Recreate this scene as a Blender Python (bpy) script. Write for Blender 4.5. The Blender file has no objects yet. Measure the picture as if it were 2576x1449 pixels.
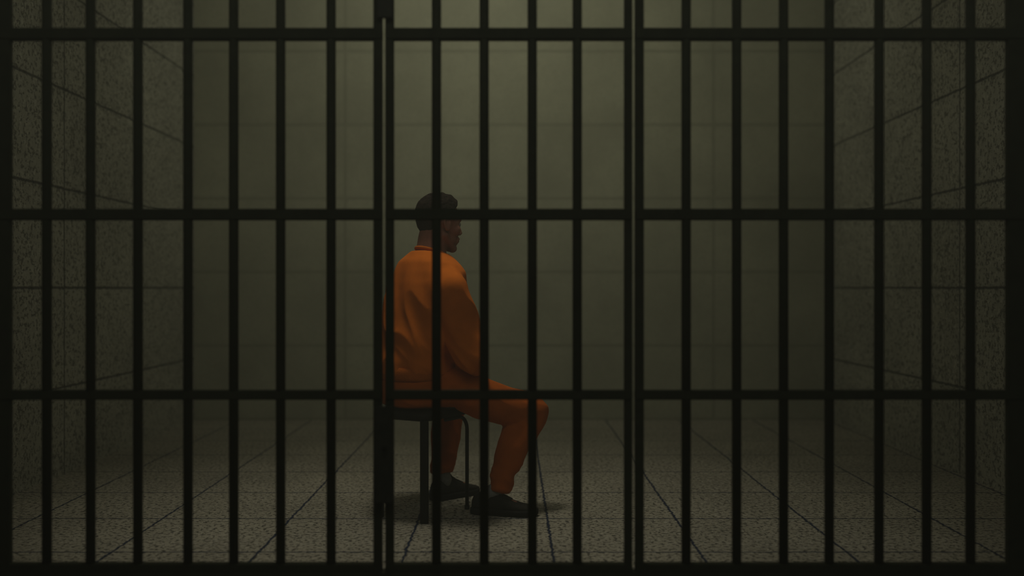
import bpy, bmesh, math, random
from mathutils import Vector, Matrix, noise
random.seed(4)
sc = bpy.context.scene
COL = sc.collection
PI = math.pi
F = 2540.0; CH = 0.92
def P(px, py, d): return Vector(((px-1288)*d/F, d, CH-(py-725)*d/F))
try:
    sc.view_settings.view_transform = 'Standard'; sc.view_settings.look = 'None'
except Exception: pass

# ------------------------------------------------------------------ materials
def mat(name, col, rough=.8, metal=0.0, spec=.3, nscale=40, namp=.15, bump=.15, bscale=120, stretch=None):
    m = bpy.data.materials.new(name); m.use_nodes = True
    n = m.node_tree.nodes; l = m.node_tree.links; b = n['Principled BSDF']
    b.inputs['Roughness'].default_value = rough; b.inputs['Metallic'].default_value = metal
    b.inputs['Specular IOR Level'].default_value = spec
    tc = n.new('ShaderNodeNewGeometry'); src = tc.outputs['Position']
    if stretch:
        mp = n.new('ShaderNodeMapping'); mp.inputs['Scale'].default_value = stretch
        l.new(src, mp.inputs['Vector']); src = mp.outputs['Vector']
    nz = n.new('ShaderNodeTexNoise'); nz.inputs['Scale'].default_value = nscale; nz.inputs['Detail'].default_value = 4
    l.new(src, nz.inputs['Vector'])
    cr = n.new('ShaderNodeValToRGB')
    cr.color_ramp.elements[0].position = .3; cr.color_ramp.elements[1].position = .7
    cr.color_ramp.elements[0].color = (*[c*(1-namp) for c in col], 1)
    cr.color_ramp.elements[1].color = (*[min(1, c*(1+namp)) for c in col], 1)
    l.new(nz.outputs['Fac'], cr.inputs['Fac']); l.new(cr.outputs['Color'], b.inputs['Base Color'])
    n2 = n.new('ShaderNodeTexNoise'); n2.inputs['Scale'].default_value = bscale; n2.inputs['Detail'].default_value = 3
    l.new(src, n2.inputs['Vector'])
    bp = n.new('ShaderNodeBump'); bp.inputs['Strength'].default_value = bump; bp.inputs['Distance'].default_value = .004
    l.new(n2.outputs['Fac'], bp.inputs['Height']); l.new(bp.outputs['Normal'], b.inputs['Normal'])
    return m

def stone(name, col, dark, light, joint, u, v, su, sv, ou, ov, jw=.004, jag=.006, jstr=1.0, speck=1.0, bump=.6, mott=1.0):
    """speckled stone slabs: joints on a grid of world position axes u, v"""
    m = bpy.data.materials.new(name); m.use_nodes = True
    n = m.node_tree.nodes; l = m.node_tree.links; b = n['Principled BSDF']
    b.inputs['Roughness'].default_value = .9; b.inputs['Specular IOR Level'].default_value = .15
    g = n.new('ShaderNodeNewGeometry')
    sep = n.new('ShaderNodeSeparateXYZ'); l.new(g.outputs['Position'], sep.inputs[0])
    def math_(op, a, bb=None, c=None):
        x = n.new('ShaderNodeMath'); x.operation = op
        for i, q in enumerate((a, bb, c)):
            if q is None: continue
            if isinstance(q, (int, float)): x.inputs[i].default_value = q
            else: l.new(q, x.inputs[i])
        return x.outputs[0]
    def nz(scale, det=3, rough=.5):
        t = n.new('ShaderNodeTexNoise'); t.inputs['Scale'].default_value = scale; t.inputs['Detail'].default_value = det
        t.inputs['Roughness'].default_value = rough
        l.new(g.outputs['Position'], t.inputs['Vector']); return t.outputs['Fac']
    jn = math_('MULTIPLY', math_('SUBTRACT', nz(28, 3), .5), jag*2)
    def dist(ax, s, o):
        p = math_('ADD', math_('SUBTRACT', sep.outputs[ax], o - 40*s), jn)
        return math_('PINGPONG', p, s/2)
    d = math_('MINIMUM', dist(u, su, ou), dist(v, sv, ov))
    mr = n.new('ShaderNodeMapRange'); mr.inputs['From Min'].default_value = jw*.6; mr.inputs['From Max'].default_value = jw*1.6
    mr.inputs['To Min'].default_value = jstr; mr.inputs['To Max'].default_value = 0
    l.new(d, mr.inputs['Value'])
    def ramp(fac, p0, p1):
        r = n.new('ShaderNodeMapRange'); r.inputs['From Min'].default_value = p0; r.inputs['From Max'].default_value = p1
        l.new(fac, r.inputs['Value']); return r.outputs[0]
    def mix(f, a, bb):
        x = n.new('ShaderNodeMix'); x.data_type = 'RGBA'
        l.new(f, x.inputs['Factor'])
        for s_, q in ((6, a), (7, bb)):
            if isinstance(q, tuple): x.inputs[s_].default_value = (*q, 1)
            else: l.new(q, x.inputs[s_])
        return x.outputs[2]
    base = mix(ramp(nz(1.7, 5, .6), .32, .68), tuple(c*(1-.2*mott) for c in col), tuple(c*(1+.14*mott) for c in col))
    s1 = nz(62, 2, .6); s2 = nz(44, 3, .7)
    darkf = math_('MULTIPLY', ramp(s1, .53, .60), speck)
    lightf = math_('MULTIPLY', ramp(s2, .54, .63), .7*speck)
    c1 = mix(lightf, base, light); c2 = mix(darkf, c1, dark); c3 = mix(mr.outputs[0], c2, joint)
    l.new(c3, b.inputs['Base Color'])
    h = math_('SUBTRACT', math_('SUBTRACT', 1.0, math_('MULTIPLY', darkf, .6)), mr.outputs[0])
    bp = n.new('ShaderNodeBump'); bp.inputs['Strength'].default_value = bump; bp.inputs['Distance'].default_value = .005
    l.new(h, bp.inputs['Height']); l.new(bp.outputs['Normal'], b.inputs['Normal'])
    return m

M = {}
wc = (.320, .315, .232)
M['floor'] = stone('floor slabs', (.37, .340, .270), (.095, .088, .072), (.54, .505, .42), (.02, .030, .062), 0, 1, .512, .512, .141, 4.029, jw=.0042, jag=.010, bump=.7, speck=.95)
M['back'] = stone('back wall slabs', wc, (.255, .25, .185), (.37, .365, .27), (.20, .197, .145), 0, 2, 1.285, .513, -1.164, 1.031, jw=.010, jag=.004, jstr=.6, speck=.5, bump=.2, mott=1.0)
M['side'] = stone('side wall slabs', (.405, .395, .325), (.12, .115, .095), (.58, .57, .48), (.06, .06, .055), 1, 2, 1.02, .491, 5.0, .92, jw=.0055, jag=.006, jstr=.85, bump=.65, speck=.85)
M['plain'] = stone('rough concrete', wc, (.15, .14, .11), (.4, .38, .3), (.1, .1, .09), 0, 1, 3.1, 3.1, 1, 1)
M['steel'] = mat('black painted steel', (.020, .022, .012), .8, 0, .10, 30, .2, .1, 200)
M['steel2'] = mat('worn dark steel', (.020, .020, .014), .7, 0, .15, 50, .3, .1, 200)
M['seat'] = mat('black stool seat', (.010, .010, .008), .7, 0, .15, 60, .2, .1, 300)
M['leg'] = mat('dark stool tube', (.016, .016, .014), .5, .1, .3)
M['orange'] = mat('orange fleece cloth', (.70, .172, .018), .95, 0, .05, 14, .10, .35, 700)
M['rib'] = mat('orange ribbed knit', (.50, .120, .014), .95, 0, .05, 14, .10, .6, 300)
M['trouser'] = mat('orange trouser cloth', (.52, .118, .015), .95, 0, .05, 14, .10, .35, 700)
M['skin'] = mat('skin', (.33, .135, .085), .65, 0, .25, 25, .1, .08, 300)
M['hair'] = mat('dark brown hair', (.012, .006, .004), .8, 0, .08, 90, .5, .6, 220, (1, 1, .35))
M['eye'] = mat('eye', (.35, .31, .27), .2, 0, .5, 10, .02, 0, 10)
M['shoe'] = mat('dark grey shoe', (.020, .018, .015), .8, 0, .2, 80, .3, .4, 500)
M['sole'] = mat('black rubber sole', (.012, .011, .010), .8, 0, .2, 80, .3, .2, 300)
M['lace'] = mat('grey lace', (.12, .11, .095), .9, 0, .1, 100, .2, .3, 800)
M['sock'] = mat('pale grey sock', (.28, .28, .26), .95, 0, .05, 100, .1, .5, 500)

# ------------------------------------------------------------------ mesh helpers
def box(bm, x0, x1, y0, y1, z0, z1, bev=0):
    r = bmesh.ops.create_cube(bm, size=1)
    for v in r['verts']:
        v.co = Vector(((x0+x1)/2+v.co.x*(x1-x0), (y0+y1)/2+v.co.y*(y1-y0), (z0+z1)/2+v.co.z*(z1-z0)))
    if bev:
        es = list({e for v in r['verts'] for e in v.link_edges})
        bmesh.ops.bevel(bm, geom=es, offset=bev, segments=2, affect='EDGES')
def loft(bm, rings, cap=True):
    vs = [[bm.verts.new(p) for p in r] for r in rings]
    n = len(vs[0])
    for a, b in zip(vs, vs[1:]):
        for i in range(n): bm.faces.new((a[i], a[(i+1) % n], b[(i+1) % n], b[i]))
    if cap:
        bm.faces.new(vs[0][::-1]); bm.faces.new(vs[-1])
def tube(bm, pts, rad, n=12, closed=False):
    pts = [Vector(p) for p in pts]
    rings = []; up = None
    for i, p in enumerate(pts):
        if closed: d = (pts[(i+1) % len(pts)]-pts[i-1]).normalized()
        else: d = (pts[min(i+1, len(pts)-1)]-pts[max(i-1, 0)]).normalized()
        if up is None: up = d.orthogonal().normalized()
        up = (up-d*up.dot(d)).normalized(); s = d.cross(up)
        r = rad[i] if isinstance(rad, (list, tuple)) else rad
        rings.append([p+(up*math.cos(2*PI*k/n)+s*math.sin(2*PI*k/n))*r for k in range(n)])
    if closed:
        vs = [[bm.verts.new(q) for q in r] for r in rings]
        for j in range(len(vs)):
            a, b = vs[j], vs[(j+1) % len(vs)]
            for i in range(n): bm.faces.new((a[i], a[(i+1) % n], b[(i+1) % n], b[i]))
    else: loft(bm, rings)
def ball(bm, c, r, rot=None, sub=3):
    c = Vector(c); r = Vector((r, r, r)) if isinstance(r, (int, float)) else Vector(r)
    q = bmesh.ops.create_icosphere(bm, subdivisions=sub, radius=1)
    for v in q['verts']:
        p = Vector((v.co.x*r.x, v.co.y*r.y, v.co.z*r.z))
        if rot: p = rot @ p
        v.co = c+p
def limb(bm, pts, n=20):
    for (p, r) in pts: ball(bm, p, r)
    for (p, r), (q, s) in zip(pts, pts[1:]): tube(bm, [p, q], [r, s], n)
def link(name, me, m, parent=None, inv=None):
    o = bpy.data.objects.new(name, me); COL.objects.link(o)
    if m: me.materials.clear(); me.materials.append(m)
    if parent:
        o.parent = parent
        if parent.type == 'EMPTY': o.matrix_parent_inverse = Matrix.Translation(-parent.location)
    return o
def obj(name, bm, m, parent=None, smooth=False):
    bmesh.ops.recalc_face_normals(bm, faces=bm.faces)
    me = bpy.data.meshes.new(name); bm.to_mesh(me); bm.free()
    if smooth:
        for p in me.polygons: p.use_smooth = True
    return link(name, me, m, parent)
def voxel(name, bm, m, parent, vox, it=4, post=None):
    bmesh.ops.recalc_face_normals(bm, faces=bm.faces)
    me = bpy.data.meshes.new('tmp'); bm.to_mesh(me); bm.free()
    t = bpy.data.objects.new('tmp', me); COL.objects.link(t)
    r = t.modifiers.new('r', 'REMESH'); r.mode = 'VOXEL'; r.voxel_size = vox
    s = t.modifiers.new('s', 'SMOOTH'); s.factor = .5; s.iterations = it
    bpy.context.view_layer.update()
    dg = bpy.context.evaluated_depsgraph_get()
    nm = bpy.data.meshes.new_from_object(t.evaluated_get(dg)); nm.name = name
    bpy.data.objects.remove(t); bpy.data.meshes.remove(me)
    if post:
        ns = [Vector(v.normal) for v in nm.vertices]
        for v, nn in zip(nm.vertices, ns): v.co = post(Vector(v.co), nn)
    for p in nm.polygons: p.use_smooth = True
    nm.update()
    return link(name, nm, m, parent)
def thing(name, label, cat, loc=(0, 0, 0), group=None):
    o = bpy.data.objects.new(name, None); COL.objects.link(o); o.location = loc
    o.empty_display_size = .1
    o['label'] = label; o['category'] = cat
    if group: o['group'] = group
    return o
def struct(name, bm, m, label, cat):
    o = obj(name, bm, m); o['kind'] = 'structure'; o['label'] = label; o['category'] = cat; return o

# ------------------------------------------------------------------ the cell
W = 2.217; YB = 7.04; YF = 3.0; HC = 3.35
bm = bmesh.new(); box(bm, -W-.2, W+.2, -1.2, YB+.2, -.12, 0); struct('floor', bm, M['floor'], 'speckled stone slab floor with dark joints', 'floor')
bm = bmesh.new(); box(bm, -W-.2, W+.2, YB, YB+.2, 0, HC); struct('wall_back', bm, M['back'], 'plain concrete slab wall behind the seated man', 'wall')
bm = bmesh.new(); box(bm, -W-.2, -W, YF-.1, YB, 0, HC); struct('wall_left', bm, M['side'], 'speckled concrete slab wall along the left of the cell', 'wall')
bm = bmesh.new(); box(bm, W, W+.2, YF-.1, YB, 0, HC); struct('wall_right', bm, M['side'], 'speckled concrete slab wall along the right of the cell', 'wall')
bm = bmesh.new(); box(bm, -W-.2, W+.2, YF-.1, YB+.2, HC, HC+.12); struct('ceiling', bm, M['plain'], 'concrete ceiling of the cell', 'ceiling')
bm = bmesh.new()
box(bm, -W, -1.56, YF-.1, YF+.1, 0, HC); box(bm, 1.56, W, YF-.1, YF+.1, 0, HC); box(bm, -1.56, 1.56, YF-.1, YF+.1, 2.6, HC)
struct('wall_front', bm, M['plain'], 'concrete piers and lintel around the barred front', 'wall')
bm = bmesh.new(); box(bm, -1.56, 1.56, YF-.03, YF+.03, 0, .079, .003); struct('trim_1', bm, M['steel'], 'dark steel sill running below the bars', 'sill')

# ------------------------------------------------------------------ bars
def X(px): return (px-1288)*YF/F
RAILS = [(1.673, .034), (1.138, .033), (.603, .028), (2.208, .034)]
def grille(root, x0, x1, posts, bars, top=2.6, bot=.0795):
    for (a, b) in posts:
        bm = bmesh.new(); box(bm, a, b, YF-.012, YF+.012, bot, top-.001, .002); obj('post', bm, M['steel'], root)
    for z, h in RAILS:
        bm = bmesh.new(); box(bm, x0, x1, YF-.016, YF+.016, z-h/2, z+h/2, .003); obj('rail', bm, M['steel'], root)
    bm = bmesh.new(); box(bm, x0, x1, YF-.016, YF+.016, bot, .103, .002); obj('bottom_rail', bm, M['steel'], root)
    bm = bmesh.new(); box(bm, x0, x1, YF-.016, YF+.016, top-.05, top-.001, .003); obj('top_rail', bm, M['steel'], root)
    for px in bars:
        bm = bmesh.new(); tube(bm, [(X(px), YF, bot+.001), (X(px), YF, top-.002)], .0142, 20); obj('bar', bm, M['steel'], root, True)
lp = thing('barred_panel', 'fixed black steel bar panel left of the barred door', 'bars', (-.97, YF, .0795))
grille(lp, -1.559, X(962), [(-1.559, X(28)), (X(940), X(962))], [118, 228, 347, 473, 588, 706, 833])
rp = thing('barred_panel', 'fixed black steel bar panel right of the barred door', 'bars', (.97, YF, .0795))
grille(rp, X(1597), 1.559, [(X(1597), X(1619)), (X(2532), 1.559)], [1726, 1853, 1971, 2086, 2211, 2331, 2441])
dr = thing('barred_door', 'narrow black barred door with lock in front of the seated man', 'door', (0, YF, .0795))
grille(dr, X(970), X(1590), [(X(970), X(991)), (X(1570), X(1590))], [1098, 1218, 1339, 1452])
bm = bmesh.new(); box(bm, X(946), X(991), YF-.045, YF-.0165, .288, .572, .004); lk = obj('lock_case', bm, M['steel2'], dr)
bm = bmesh.new()
tube(bm, [(X(972), YF-.047, .45), (X(972), YF-.044, .45)], .008, 16); box(bm, X(972)-.003, X(972)+.003, YF-.047, YF-.044, .428, .45)
obj('keyhole', bm, M['seat'], lk)
bm = bmesh.new(); box(bm, X(952), X(990), YF-.03, YF-.0165, 1.715, 1.86, .003); obj('latch_guard', bm, M['steel2'], dr)
bm = bmesh.new(); tube(bm, [(X(1593.5), YF-.021, 1.93), (X(1593.5), YF-.021, 2.03)], .0055, 14); obj('hinge', bm, M['steel2'], dr, True)

# ------------------------------------------------------------------ stool
A = Vector((-.342, 3.94, 0)); B = Vector((-.187, 4.20, 0)); pv = Vector((-.189, .113, 0)); C_ = A+pv; D_ = B+pv
cen = (A+B+C_+D_)/4; SZ = .432
e1 = (B-A).normalized(); e2 = pv.normalized(); l1 = (B-A).length/2; l2 = pv.length/2
st = thing('stool', 'black stool with flat and round metal legs under the seated man', 'stool', cen)
def rsq(z, a, b, r, n=8):
    out = []
    for (sx, sy, t0) in ((1, 1, 0), (-1, 1, PI/2), (-1, -1, PI), (1, -1, 1.5*PI)):
        for k in range(n):
            t = t0+k/(n-1)*PI/2
            u = sx*(a-r)+r*math.cos(t); v = sy*(b-r)+r*math.sin(t)
            out.append(cen+e1*u+e2*v+Vector((0, 0, z)))
    return out
bm = bmesh.new(); a, b = l1+.018, l2+.02
loft(bm, [rsq(SZ-.034, a-.012, b-.012, .04), rsq(SZ-.030, a-.002, b-.002, .05), rsq(SZ-.014, a, b, .05), rsq(SZ-.004, a-.006, b-.006, .05), rsq(SZ, a-.02, b-.02, .04)])
obj('seat', bm, M['seat'], st, True)
for p in (A, C_):
    bm = bmesh.new(); box(bm, -.0165, .0165, -.008, .008, 0, SZ-.03, .003)
    for v in bm.verts: v.co = v.co+p
    obj('leg', bm, M['seat'], st)
for p in (B, D_):
    pts = [p+Vector((0, 0, 0)), p+Vector((0, 0, .3))]
    zt = SZ-.042; q = p-e1*.10
    for k in range(0, 9):
        t = k/8*PI/2; R_ = .06
        pts.append(p-e1*(R_*(1-math.cos(t)))+Vector((0, 0, zt-R_+R_*math.sin(t))))
    pts.append(q-e1*.06+Vector((0, 0, zt)))
    bm = bmesh.new(); tube(bm, pts, .0078, 14); obj('leg', bm, M['leg'], st, True)
    bm = bmesh.new(); tube(bm, [p+Vector((0, 0, .0002)), p+Vector((0, 0, .016))], .0105, 14)
    obj('rubber_foot', bm, M['sole'], st, True)

# ------------------------------------------------------------------ person
pr = thing('person', 'man in orange sweatshirt and trousers sitting with his back half turned', 'person', (-.3, 4.15, 0))
aT = math.radians(35)
fw = Vector((math.cos(aT), math.sin(aT), 0)); lat = Vector((math.sin(aT), -math.cos(aT), 0))   # lat = his right
def ell(c, w, t, n=40, p=2.3, tilt=0):
    out = []
    for k in range(n):
        a_ = 2*PI*k/n; ca, sa = math.cos(a_), math.sin(a_)
        u = math.copysign(abs(ca)**(2/p), ca)*w; v = math.copysign(abs(sa)**(2/p), sa)*t
        out.append(Vector(c)+lat*u+fw*v+Vector((0, 0, tilt*v)))
    return out
def tc(z):      # torso centre line
    t = max(0, min(1, (z-.62)/.42)); t = t*t*(3-2*t)*.6+t*.4
    return Vector((-.398+.062*t, 4.115+.043*t, z))
TR = [(.572, .170, .130), (.62, .178, .132), (.70, .186, .131), (.80, .196, .131), (.88, .207, .133), (.94, .212, .132), (.985, .196, .124), (1.018, .164, .109), (1.044, .122, .091), (1.066, .082, .073)]
RS = tc(.908)+lat*.198; LS = tc(.908)-lat*.198
RE = Vector((-.170, 3.985, .655)); RW = Vector((-.172, 4.185, .590))
LE = Vector((-.455, 4.345, .660)); LW = Vector((-.352, 4.43, .590))
def ridge(x): return 1-abs(x)*2
def shirt_post(p, n):
    zz = p.z
    w_ = noise.noise(Vector((p.x*4, p.y*4, zz*4)))*.9
    q = Vector((p.x*8+zz*4+w_, p.y*8-zz*2, zz*2.4))
    f = ridge(noise.noise(q))*.5
    q2 = Vector((p.x*6, p.y*6, zz*15+p.x*9+w_))
    low = max(0, min(1, (.78-zz)/.18))
    g = ridge(noise.noise(q2+Vector((5, 2, 1))))*.5
    de = min((p-RE).length, (p-LE).length); el = max(0, 1-de/.14)
    up = max(0, min(1, (1.05-zz)/.14))
    return p+n*(up*(.036*(f-.25)+.020*low*(g-.25)+.020*el*(g-.2)))
bm = bmesh.new()
loft(bm, [ell(tc(z), w, t, tilt=(-.12 if z > 1.0 else 0)) for z, w, t in TR])
for S, E, Wr, sg in ((RS, RE, RW, 1), (LS, LE, LW, -1)):
    neck = tc(.980)+lat*sg*.09
    limb(bm, [(neck, .070), (S, .074)])
    mid = (S+E)/2
    limb(bm, [(S, .076), (mid, .072), (E, .064), ((E+Wr)/2, .059), (Wr-(Wr-E).normalized()*.02, .045)])
sw = voxel('sweatshirt', bm, M['orange'], pr, .0065, 12, shirt_post)
bm = bmesh.new()
cc = Vector((-.331, 4.160, 1.066))
tube(bm, [cc+lat*.064*math.cos(2*PI*k/36)+fw*.064*math.sin(2*PI*k/36)+Vector((0, 0, -.020*math.sin(2*PI*k/36))) for k in range(36)], .0075, 10, True)
obj('collar', bm, M['orange'], sw, True)
bm = bmesh.new()
loft(bm, [ell(tc(.603), .160, .120), ell(tc(.605), .172, .131), ell(tc(.588), .177, .137), ell(tc(.565), .177, .137), ell(tc(.553), .173, .133), ell(tc(.554), .16, .12)])
obj('hem_band', bm, M['rib'], sw, True)
for E, Wr in ((RE, RW), (LE, LW)):
    d = (Wr-E).normalized(); bm = bmesh.new()
    tube(bm, [Wr-d*.045, Wr-d*.04, Wr-d*.015, Wr+d*.012, Wr+d*.014], [.038, .044, .042, .036, .028], 20); obj('cuff', bm, M['rib'], sw, True)
# trousers
RH = Vector((-.345, 4.045, .526)); LH = Vector((-.452, 4.195, .526))
RI = Vector((-.215, 4.085, .522)); RM = P(1212, 1002, 4.13); RK = P(1331, 1037, 4.22); RC = P(1292, 1122, 4.165); RA = P(1258, 1228, 4.115)
LM = Vector((-.36, 4.37, .515)); LK = P(1137, 985, 4.50); LC = P(1120, 1105, 4.46); LA = P(1113, 1182, 4.42)
def trouser_post(p, n):
    d = min((p-RK).length, (p-LK).length); kn = max(0, 1-d/.16)
    hp = max(0, 1-min((p-RH).length, (p-LH).length)/.25)
    lo = max(0, min(1, (.25-p.z)/.12))
    g = ridge(noise.noise(Vector((p.x*14+p.z*8, p.y*8, p.z*16-p.x*6))))*.5
    f = ridge(noise.noise(Vector((p.x*6, p.y*6, p.z*9+3))))*.5
    fl = max(0, min(1, (p.z-.45)/.02)) if (p-(RH+LH)/2).length < .2 else 1
    return p+n*(.015*(f-.25)+.020*kn*(g-.2)+.015*lo*(g-.2)+.015*hp*(g-.25))*fl
bm = bmesh.new()
pc = lambda z: Vector((-.400, 4.118, z))
loft(bm, [ell(pc(.439), .125, .095), ell(pc(.447), .155, .115), ell(pc(.48), .172, .128), ell(pc(.55), .172, .128), ell(pc(.61), .162, .118)])
limb(bm, [(RH, .087), (RI, .083), (RM, .085), (RK, .080)])
limb(bm, [(RK, .079), (RC, .068), (P(1270, 1185, 4.14), .053)])
tube(bm, [P(1270, 1185, 4.14), RA, RA+Vector((-.004, 0, -.012))], [.053, .045, .045], 24)
limb(bm, [(LH, .086), (LM, .080), (LK, .070)])
limb(bm, [(LK, .070), (LC, .064)])
tube(bm, [LC, LA, LA+Vector((0, 0, -.012))], [.064, .050, .050], 24)
tr = voxel('trousers', bm, M['trouser'], pr, .0065, 6, trouser_post)

# body: head, neck, trunk, arms, hands, legs in ONE mesh
HC_ = Vector((-.299, 4.180, 1.186)); ah = math.radians(32); pit = math.radians(5)
Rm = Matrix.Rotation(ah, 3, 'Z') @ Matrix.Rotation(pit, 3, 'Y')      # local x forward, y left, z up
def H(f, l_, u): return HC_+Rm @ Vector((f, l_, u))
bm = bmesh.new()
def eb(c, r, rot=None): ball(bm, H(*c), r, Rm if rot is None else Rm @ rot)
eb((-.012, 0, .028), (.093, .073, .082)); eb((.034, 0, -.005), (.052, .060, .075)); eb((.030, 0, -.062), (.047, .052, .043))
eb((.068, 0, -.096), (.018, .024, .018)); eb((.076, 0, -.060), (.013, .030, .024))
for s in (-1, 1):
    limb(bm, [(H(-.002, s*.052, -.050), .018), (H(.058, s*.018, -.096), .014)])
    limb(bm, [(H(.070, s*.038, .023), .010), (H(.079, s*.008, .021), .010)])
    eb((.052, s*.043, -.022), (.024, .019, .022))
    eb((.089, s*.011, -.033), (.009, .0075, .007))
    er = Matrix.Rotation(math.radians(s*18), 3, 'Z') @ Matrix.Rotation(math.radians(-10), 3, 'Y')
    eb((-.006, s*.078, -.006), (.017, .006, .031), er)
    limb(bm, [(H(-.022, s*.084, .008), .004), (H(-.020, s*.083, -.012), .004), (H(-.008, s*.079, -.030), .0055)])
    limb(bm, [(H(-.022, s*.084, .008), .004), (H(-.010, s*.083, .024), .004), (H(.006, s*.079, .018), .004)])
limb(bm, [(H(.080, 0, .014), .0085), (H(.090, 0, -.010), .0095), (H(.096, 0, -.027), .0115)])
eb((.086, 0, -.054), (.009, .022, .0055)); eb((.085, 0, -.065), (.0095, .019, .0065))
limb(bm, [(H(-.022, 0, -.035), .060), (H(-.030, 0, -.075), .059), (Vector((-.333, 4.155, 1.06)), .064), (Vector((-.345, 4.148, 1.0)), .06)])
loft(bm, [ell(tc(z), w-.045, t-.045) for z, w, t in TR[:-3]]+[ell(tc(1.02), .06, .05)])
loft(bm, [ell(pc(.47), .12, .08), ell(pc(.60), .12, .08)])
def hand(wr, d, up, side):
    d = d.normalized(); sx = d.cross(up).normalized()*side; up = sx.cross(d).normalized()*side
    if up.z < 0: up = -up
    lens = (.072, .082, .076, .060)
    for i, o_ in enumerate((-.030, -.010, .011, .030)):
        kn = wr+d*(.088-abs(i-1)*.004)+sx*o_+up*.004
        limb(bm, [(wr+sx*o_*.5, .016), (wr+d*.05+sx*o_*.85, .0135), (kn, .0105)], 12)
        L_ = lens[i]
        p1 = kn+(d*.93-up*.30).normalized()*L_*.45; p2 = p1+(d*.72-up*.69).normalized()*L_*.32; p3 = p2+(d*.45-up*.89).normalized()*L_*.23
        limb(bm, [(kn, .0098), (p1, .0088), (p2, .0082), (p3, .0072)], 12)
    t0 = wr+d*.022-sx*.02; t1 = t0+(d*.7-sx*.7).normalized()*.038; t2 = t1+(d*.9-sx*.4).normalized()*.032; t3 = t2+d*.024
    limb(bm, [(t0, .014), (t1, .0125), (t2, .010), (t3, .0085)], 12)
for S, E, Wr, dd, sd in ((RS, RE, RW, Vector((-.06, .97, -.24)), -1), (LS, LE, LW, Vector((.55, .8, -.18)), 1)):
    limb(bm, [(S, .042), (E, .036), (Wr, .025), (Wr+dd.normalized()*.015, .023)])
    hand(Wr+dd.normalized()*.015, dd, Vector((0, 0, 1)), sd)
shoes = [dict(heel=P(1187, 0, 4.130), a=math.radians(-12), L=.275), dict(heel=P(1088, 0, 4.365), a=math.radians(44), L=.262)]
ank = []
for s_ in shoes:
    h = Vector((s_['heel'].x, s_['heel'].y, 0)); dv = Vector((math.cos(s_['a']), math.sin(s_['a']), 0)); ank.append((h, dv))
for (h, dv), hip, mid, kn, cf, an in ((ank[0], RH, RM, RK, RC, RA), (ank[1], LH, LM, LK, LC, LA)):
    limb(bm, [(hip, .055), (mid, .055), (kn, .05), (cf, .043), (an, .030), (h+dv*.072+Vector((0, 0, .075)), .028), (h+dv*.06+Vector((0, 0, .048)), .024)])
    limb(bm, [(h+dv*.072+Vector((0, 0, .065)), .024), (h+dv*.18+Vector((0, 0, .043)), .015)])
body = voxel('body', bm, M['skin'], pr, .0038, 4)
for s in (-1, 1):
    bm = bmesh.new(); ball(bm, H(.0705, s*.030, .003), .0115); ey = obj('eye', bm, M['eye'], body, True)
    bm = bmesh.new(); tube(bm, [H(.083, s*.014, .030), H(.083, s*.026, .034), H(.076, s*.040, .033), H(.066, s*.050, .027)], [.003, .004, .0035, .002], 8)
    obj('eyebrow', bm, M['hair'], body, True)
bm = bmesh.new(); ball(bm, H(.083, 0, -.0595), (.009, .020, .0045), Rm); obj('lips', bm, mat('lips', (.27, .09, .065), .5), body, True)
# hair
bm = bmesh.new(); bmesh.ops.create_uvsphere(bm, u_segments=220, v_segments=150, radius=1)
keys = [(0, 40), (30, 36), (48, 25), (62, 14), (78, 0), (88, -18), (96, 8), (106, 2), (116, -28), (135, -52), (180, -62)]
def line(az):
    for (a0, v0), (a1, v1) in zip(keys, keys[1:]):
        if az <= a1: return v0+(v1-v0)*(az-a0)/(a1-a0)
    return keys[-1][1]
for v in bm.verts:
    d = v.co.normalized()
    az = math.degrees(abs(math.atan2(d.y, d.x))); elv = math.degrees(math.asin(max(-1, min(1, d.z))))
    base = 1/math.sqrt((d.x/.093)**2+(d.y/.073)**2+(d.z/.082)**2)
    hl = line(az)+4*noise.noise(Vector((az*.3, d.y*4, 0)))
    m_ = max(0, min(1, (elv-hl+5)/14)); m_ = m_*m_*(3-2*m_)
    th = .004+.013*max(0, d.z)**.8+.014*max(0, d.x)*max(0, d.z)
    th += (.0028*noise.noise(Vector((d.x*7, d.y*30, d.z*7)))+.0040*noise.noise(d*6))*(.4+.6*max(0, d.z))
    if d.z < -.3: th += .006*min(1, (-d.z-.3)/.4)
    v.co = H(*(Vector((-.012, 0, .028))+d*(base*(.84+.16*m_)+th*m_-.004*(1-m_))))
hair = obj('hair', bm, M['hair'], body, True)

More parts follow.
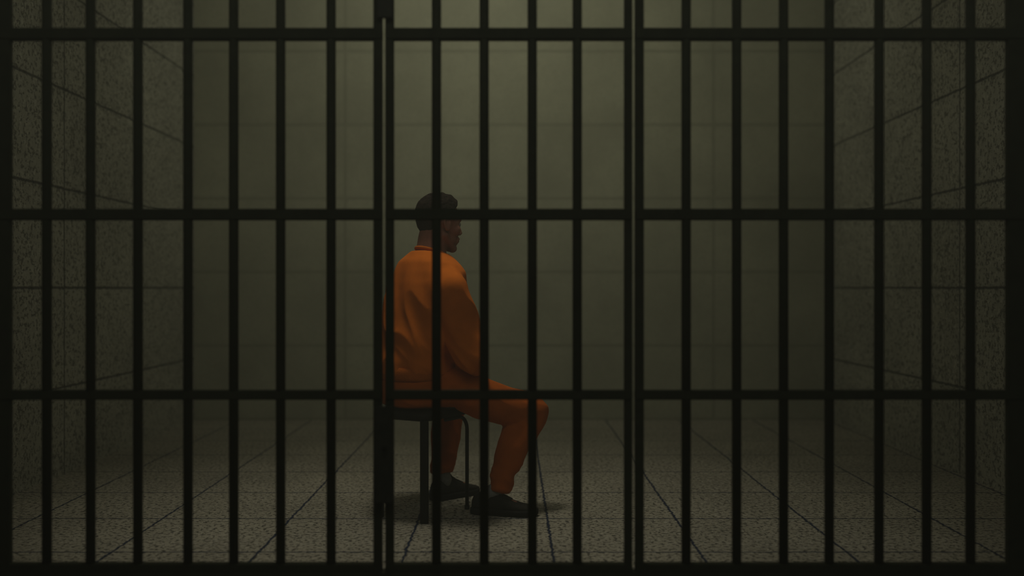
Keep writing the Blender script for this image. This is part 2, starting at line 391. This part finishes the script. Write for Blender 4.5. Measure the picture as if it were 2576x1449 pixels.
# shoes
def shoe(h, dv, L):
    sd = Vector((-dv.y, dv.x, 0)); k = L/.28
    def T(s, t, u): return h+dv*(s*k)+sd*t+Vector((0, 0, u))
    ST = [(.004, .022, .060), (.012, .030, .078), (.03, .036, .088), (.06, .037, .083), (.085, .038, .084), (.105, .039, .090), (.125, .040, .082), (.15, .042, .070), (.18, .045, .057), (.21, .046, .048), (.24, .041, .042), (.262, .030, .036), (.274, .016, .030)]
    rings = []
    for s, w, hh in ST:
        r = []
        for i in range(24):
            a_ = 2*PI*i/24; ca, sa = math.cos(a_), math.sin(a_)
            x = math.copysign(abs(ca)**.75, ca)*w; z = (.018+hh)/2+math.copysign(abs(sa)**.8, sa)*(hh-.018)/2
            x *= 1-.32*max(0, (z-.03)/.07)
            r.append(T(s, x, z))
        rings.append(r)
    bm = bmesh.new(); loft(bm, rings); up = obj('shoe', bm, M['shoe'], pr, True)
    bm = bmesh.new(); out = [(s, w+.004) for s, w, _ in ST]; out[0] = (-.002, .020); out[-1] = (.28, .012)
    def outline(z, g, lift=0):
        return [T(s, w+g, z+lift*max(0, (s-.2)/.08)**2) for s, w in out]+[T(s, -w-g, z+lift*max(0, (s-.2)/.08)**2) for s, w in reversed(out)]
    loft(bm, [outline(.0005, -.005, .008), outline(.006, 0, .006), outline(.020, .001, .004), outline(.026, -.003, .003)])
    obj('sole', bm, M['sole'], up, True)
    bm = bmesh.new()
    for j, s in enumerate((.115, .130, .145, .160)):
        zt = .088-(s-.105)*.50
        tube(bm, [T(s-.004, -.024, zt-.014), T(s, -.012, zt), T(s+.004, 0, zt+.003), T(s, .012, zt), T(s-.004, .024, zt-.014)], .0026, 8)
    obj('laces', bm, M['lace'], up, True)
    bm = bmesh.new()
    loft(bm, [[T(s, w_*t, z) for t in (-1, -.5, .5, 1)]+[T(s, w_*t, z-.004) for t in (1, .5, -.5, -1)] for s, w_, z in ((.095, .016, .108), (.105, .017, .097), (.125, .018, .084), (.17, .018, .064))])
    obj('tongue', bm, M['shoe'], up)
shoe(*ank[0], .275); shoe(*ank[1], .262)
for (h, dv), an in zip(ank, (RA, LA)):
    bm = bmesh.new(); b0 = h+dv*.062
    tube(bm, [b0+Vector((0, 0, .06)), b0+dv*.004+Vector((0, 0, .085)), (b0+an)/2+Vector((0, 0, .035)), an+Vector((0, 0, .01))], [.032, .034, .034, .034], 20)
    obj('sock', bm, M['sock'], pr, True)

# ------------------------------------------------------------------ light
def lamp(name, kind, loc, energy, col, target=None, **kw):
    l = bpy.data.lights.new(name, kind); l.energy = energy; l.color = col
    for k, v in kw.items(): setattr(l, k, v)
    o = bpy.data.objects.new(name, l); COL.objects.link(o); o.location = loc
    if target: o.rotation_euler = (Vector(target)-Vector(loc)).to_track_quat('-Z', 'Y').to_euler()
    return o
lamp('wall_light', 'SPOT', (-.05, 4.8, 3.15), 54, (1.0, 1.0, .78), (-.05, 7.04, 3.0), spot_size=math.radians(165), spot_blend=1.0, shadow_soft_size=.2)
lamp('ceiling_light', 'POINT', (-.1, 4.5, 3.1), 10, (1.0, 1.0, .80), shadow_soft_size=.25)
lamp('seat_light', 'SPOT', (-.42, 4.05, 3.2), 62, (1.0, .96, .78), (-.2, 4.05, 0), spot_size=math.radians(76), spot_blend=1.0, shadow_soft_size=.24)
# dim fill added outside the bars, stands in for ambient corridor light
lamp('corridor_fill', 'AREA', (0, 1.2, 3.0), 13, (.96, 1.0, .92), (0, 4.2, .6), shape='RECTANGLE', size=4.0, size_y=.8)
w = bpy.data.worlds.new('World'); sc.world = w; w.use_nodes = True
nt = w.node_tree
nt.nodes['Background'].inputs[0].default_value = (0, 0, 0, 1); nt.nodes['Background'].inputs[1].default_value = 0
vs = nt.nodes.new('ShaderNodeVolumePrincipled')
vs.inputs['Color'].default_value = (.92, .90, .72, 1); vs.inputs['Density'].default_value = .043; vs.inputs['Anisotropy'].default_value = .0
nt.links.new(vs.outputs['Volume'], nt.nodes['World Output'].inputs['Volume'])

cam = bpy.data.cameras.new('Camera'); co = bpy.data.objects.new('Camera', cam); COL.objects.link(co)
co.location = (0, 0, CH); co.rotation_euler = (PI/2, 0, 0)
cam.sensor_width = 36; cam.lens = 36*F/2576; cam.clip_start = .05
cam.dof.use_dof = True; cam.dof.focus_distance = 4.1; cam.dof.aperture_fstop = 1.0
sc.camera = co
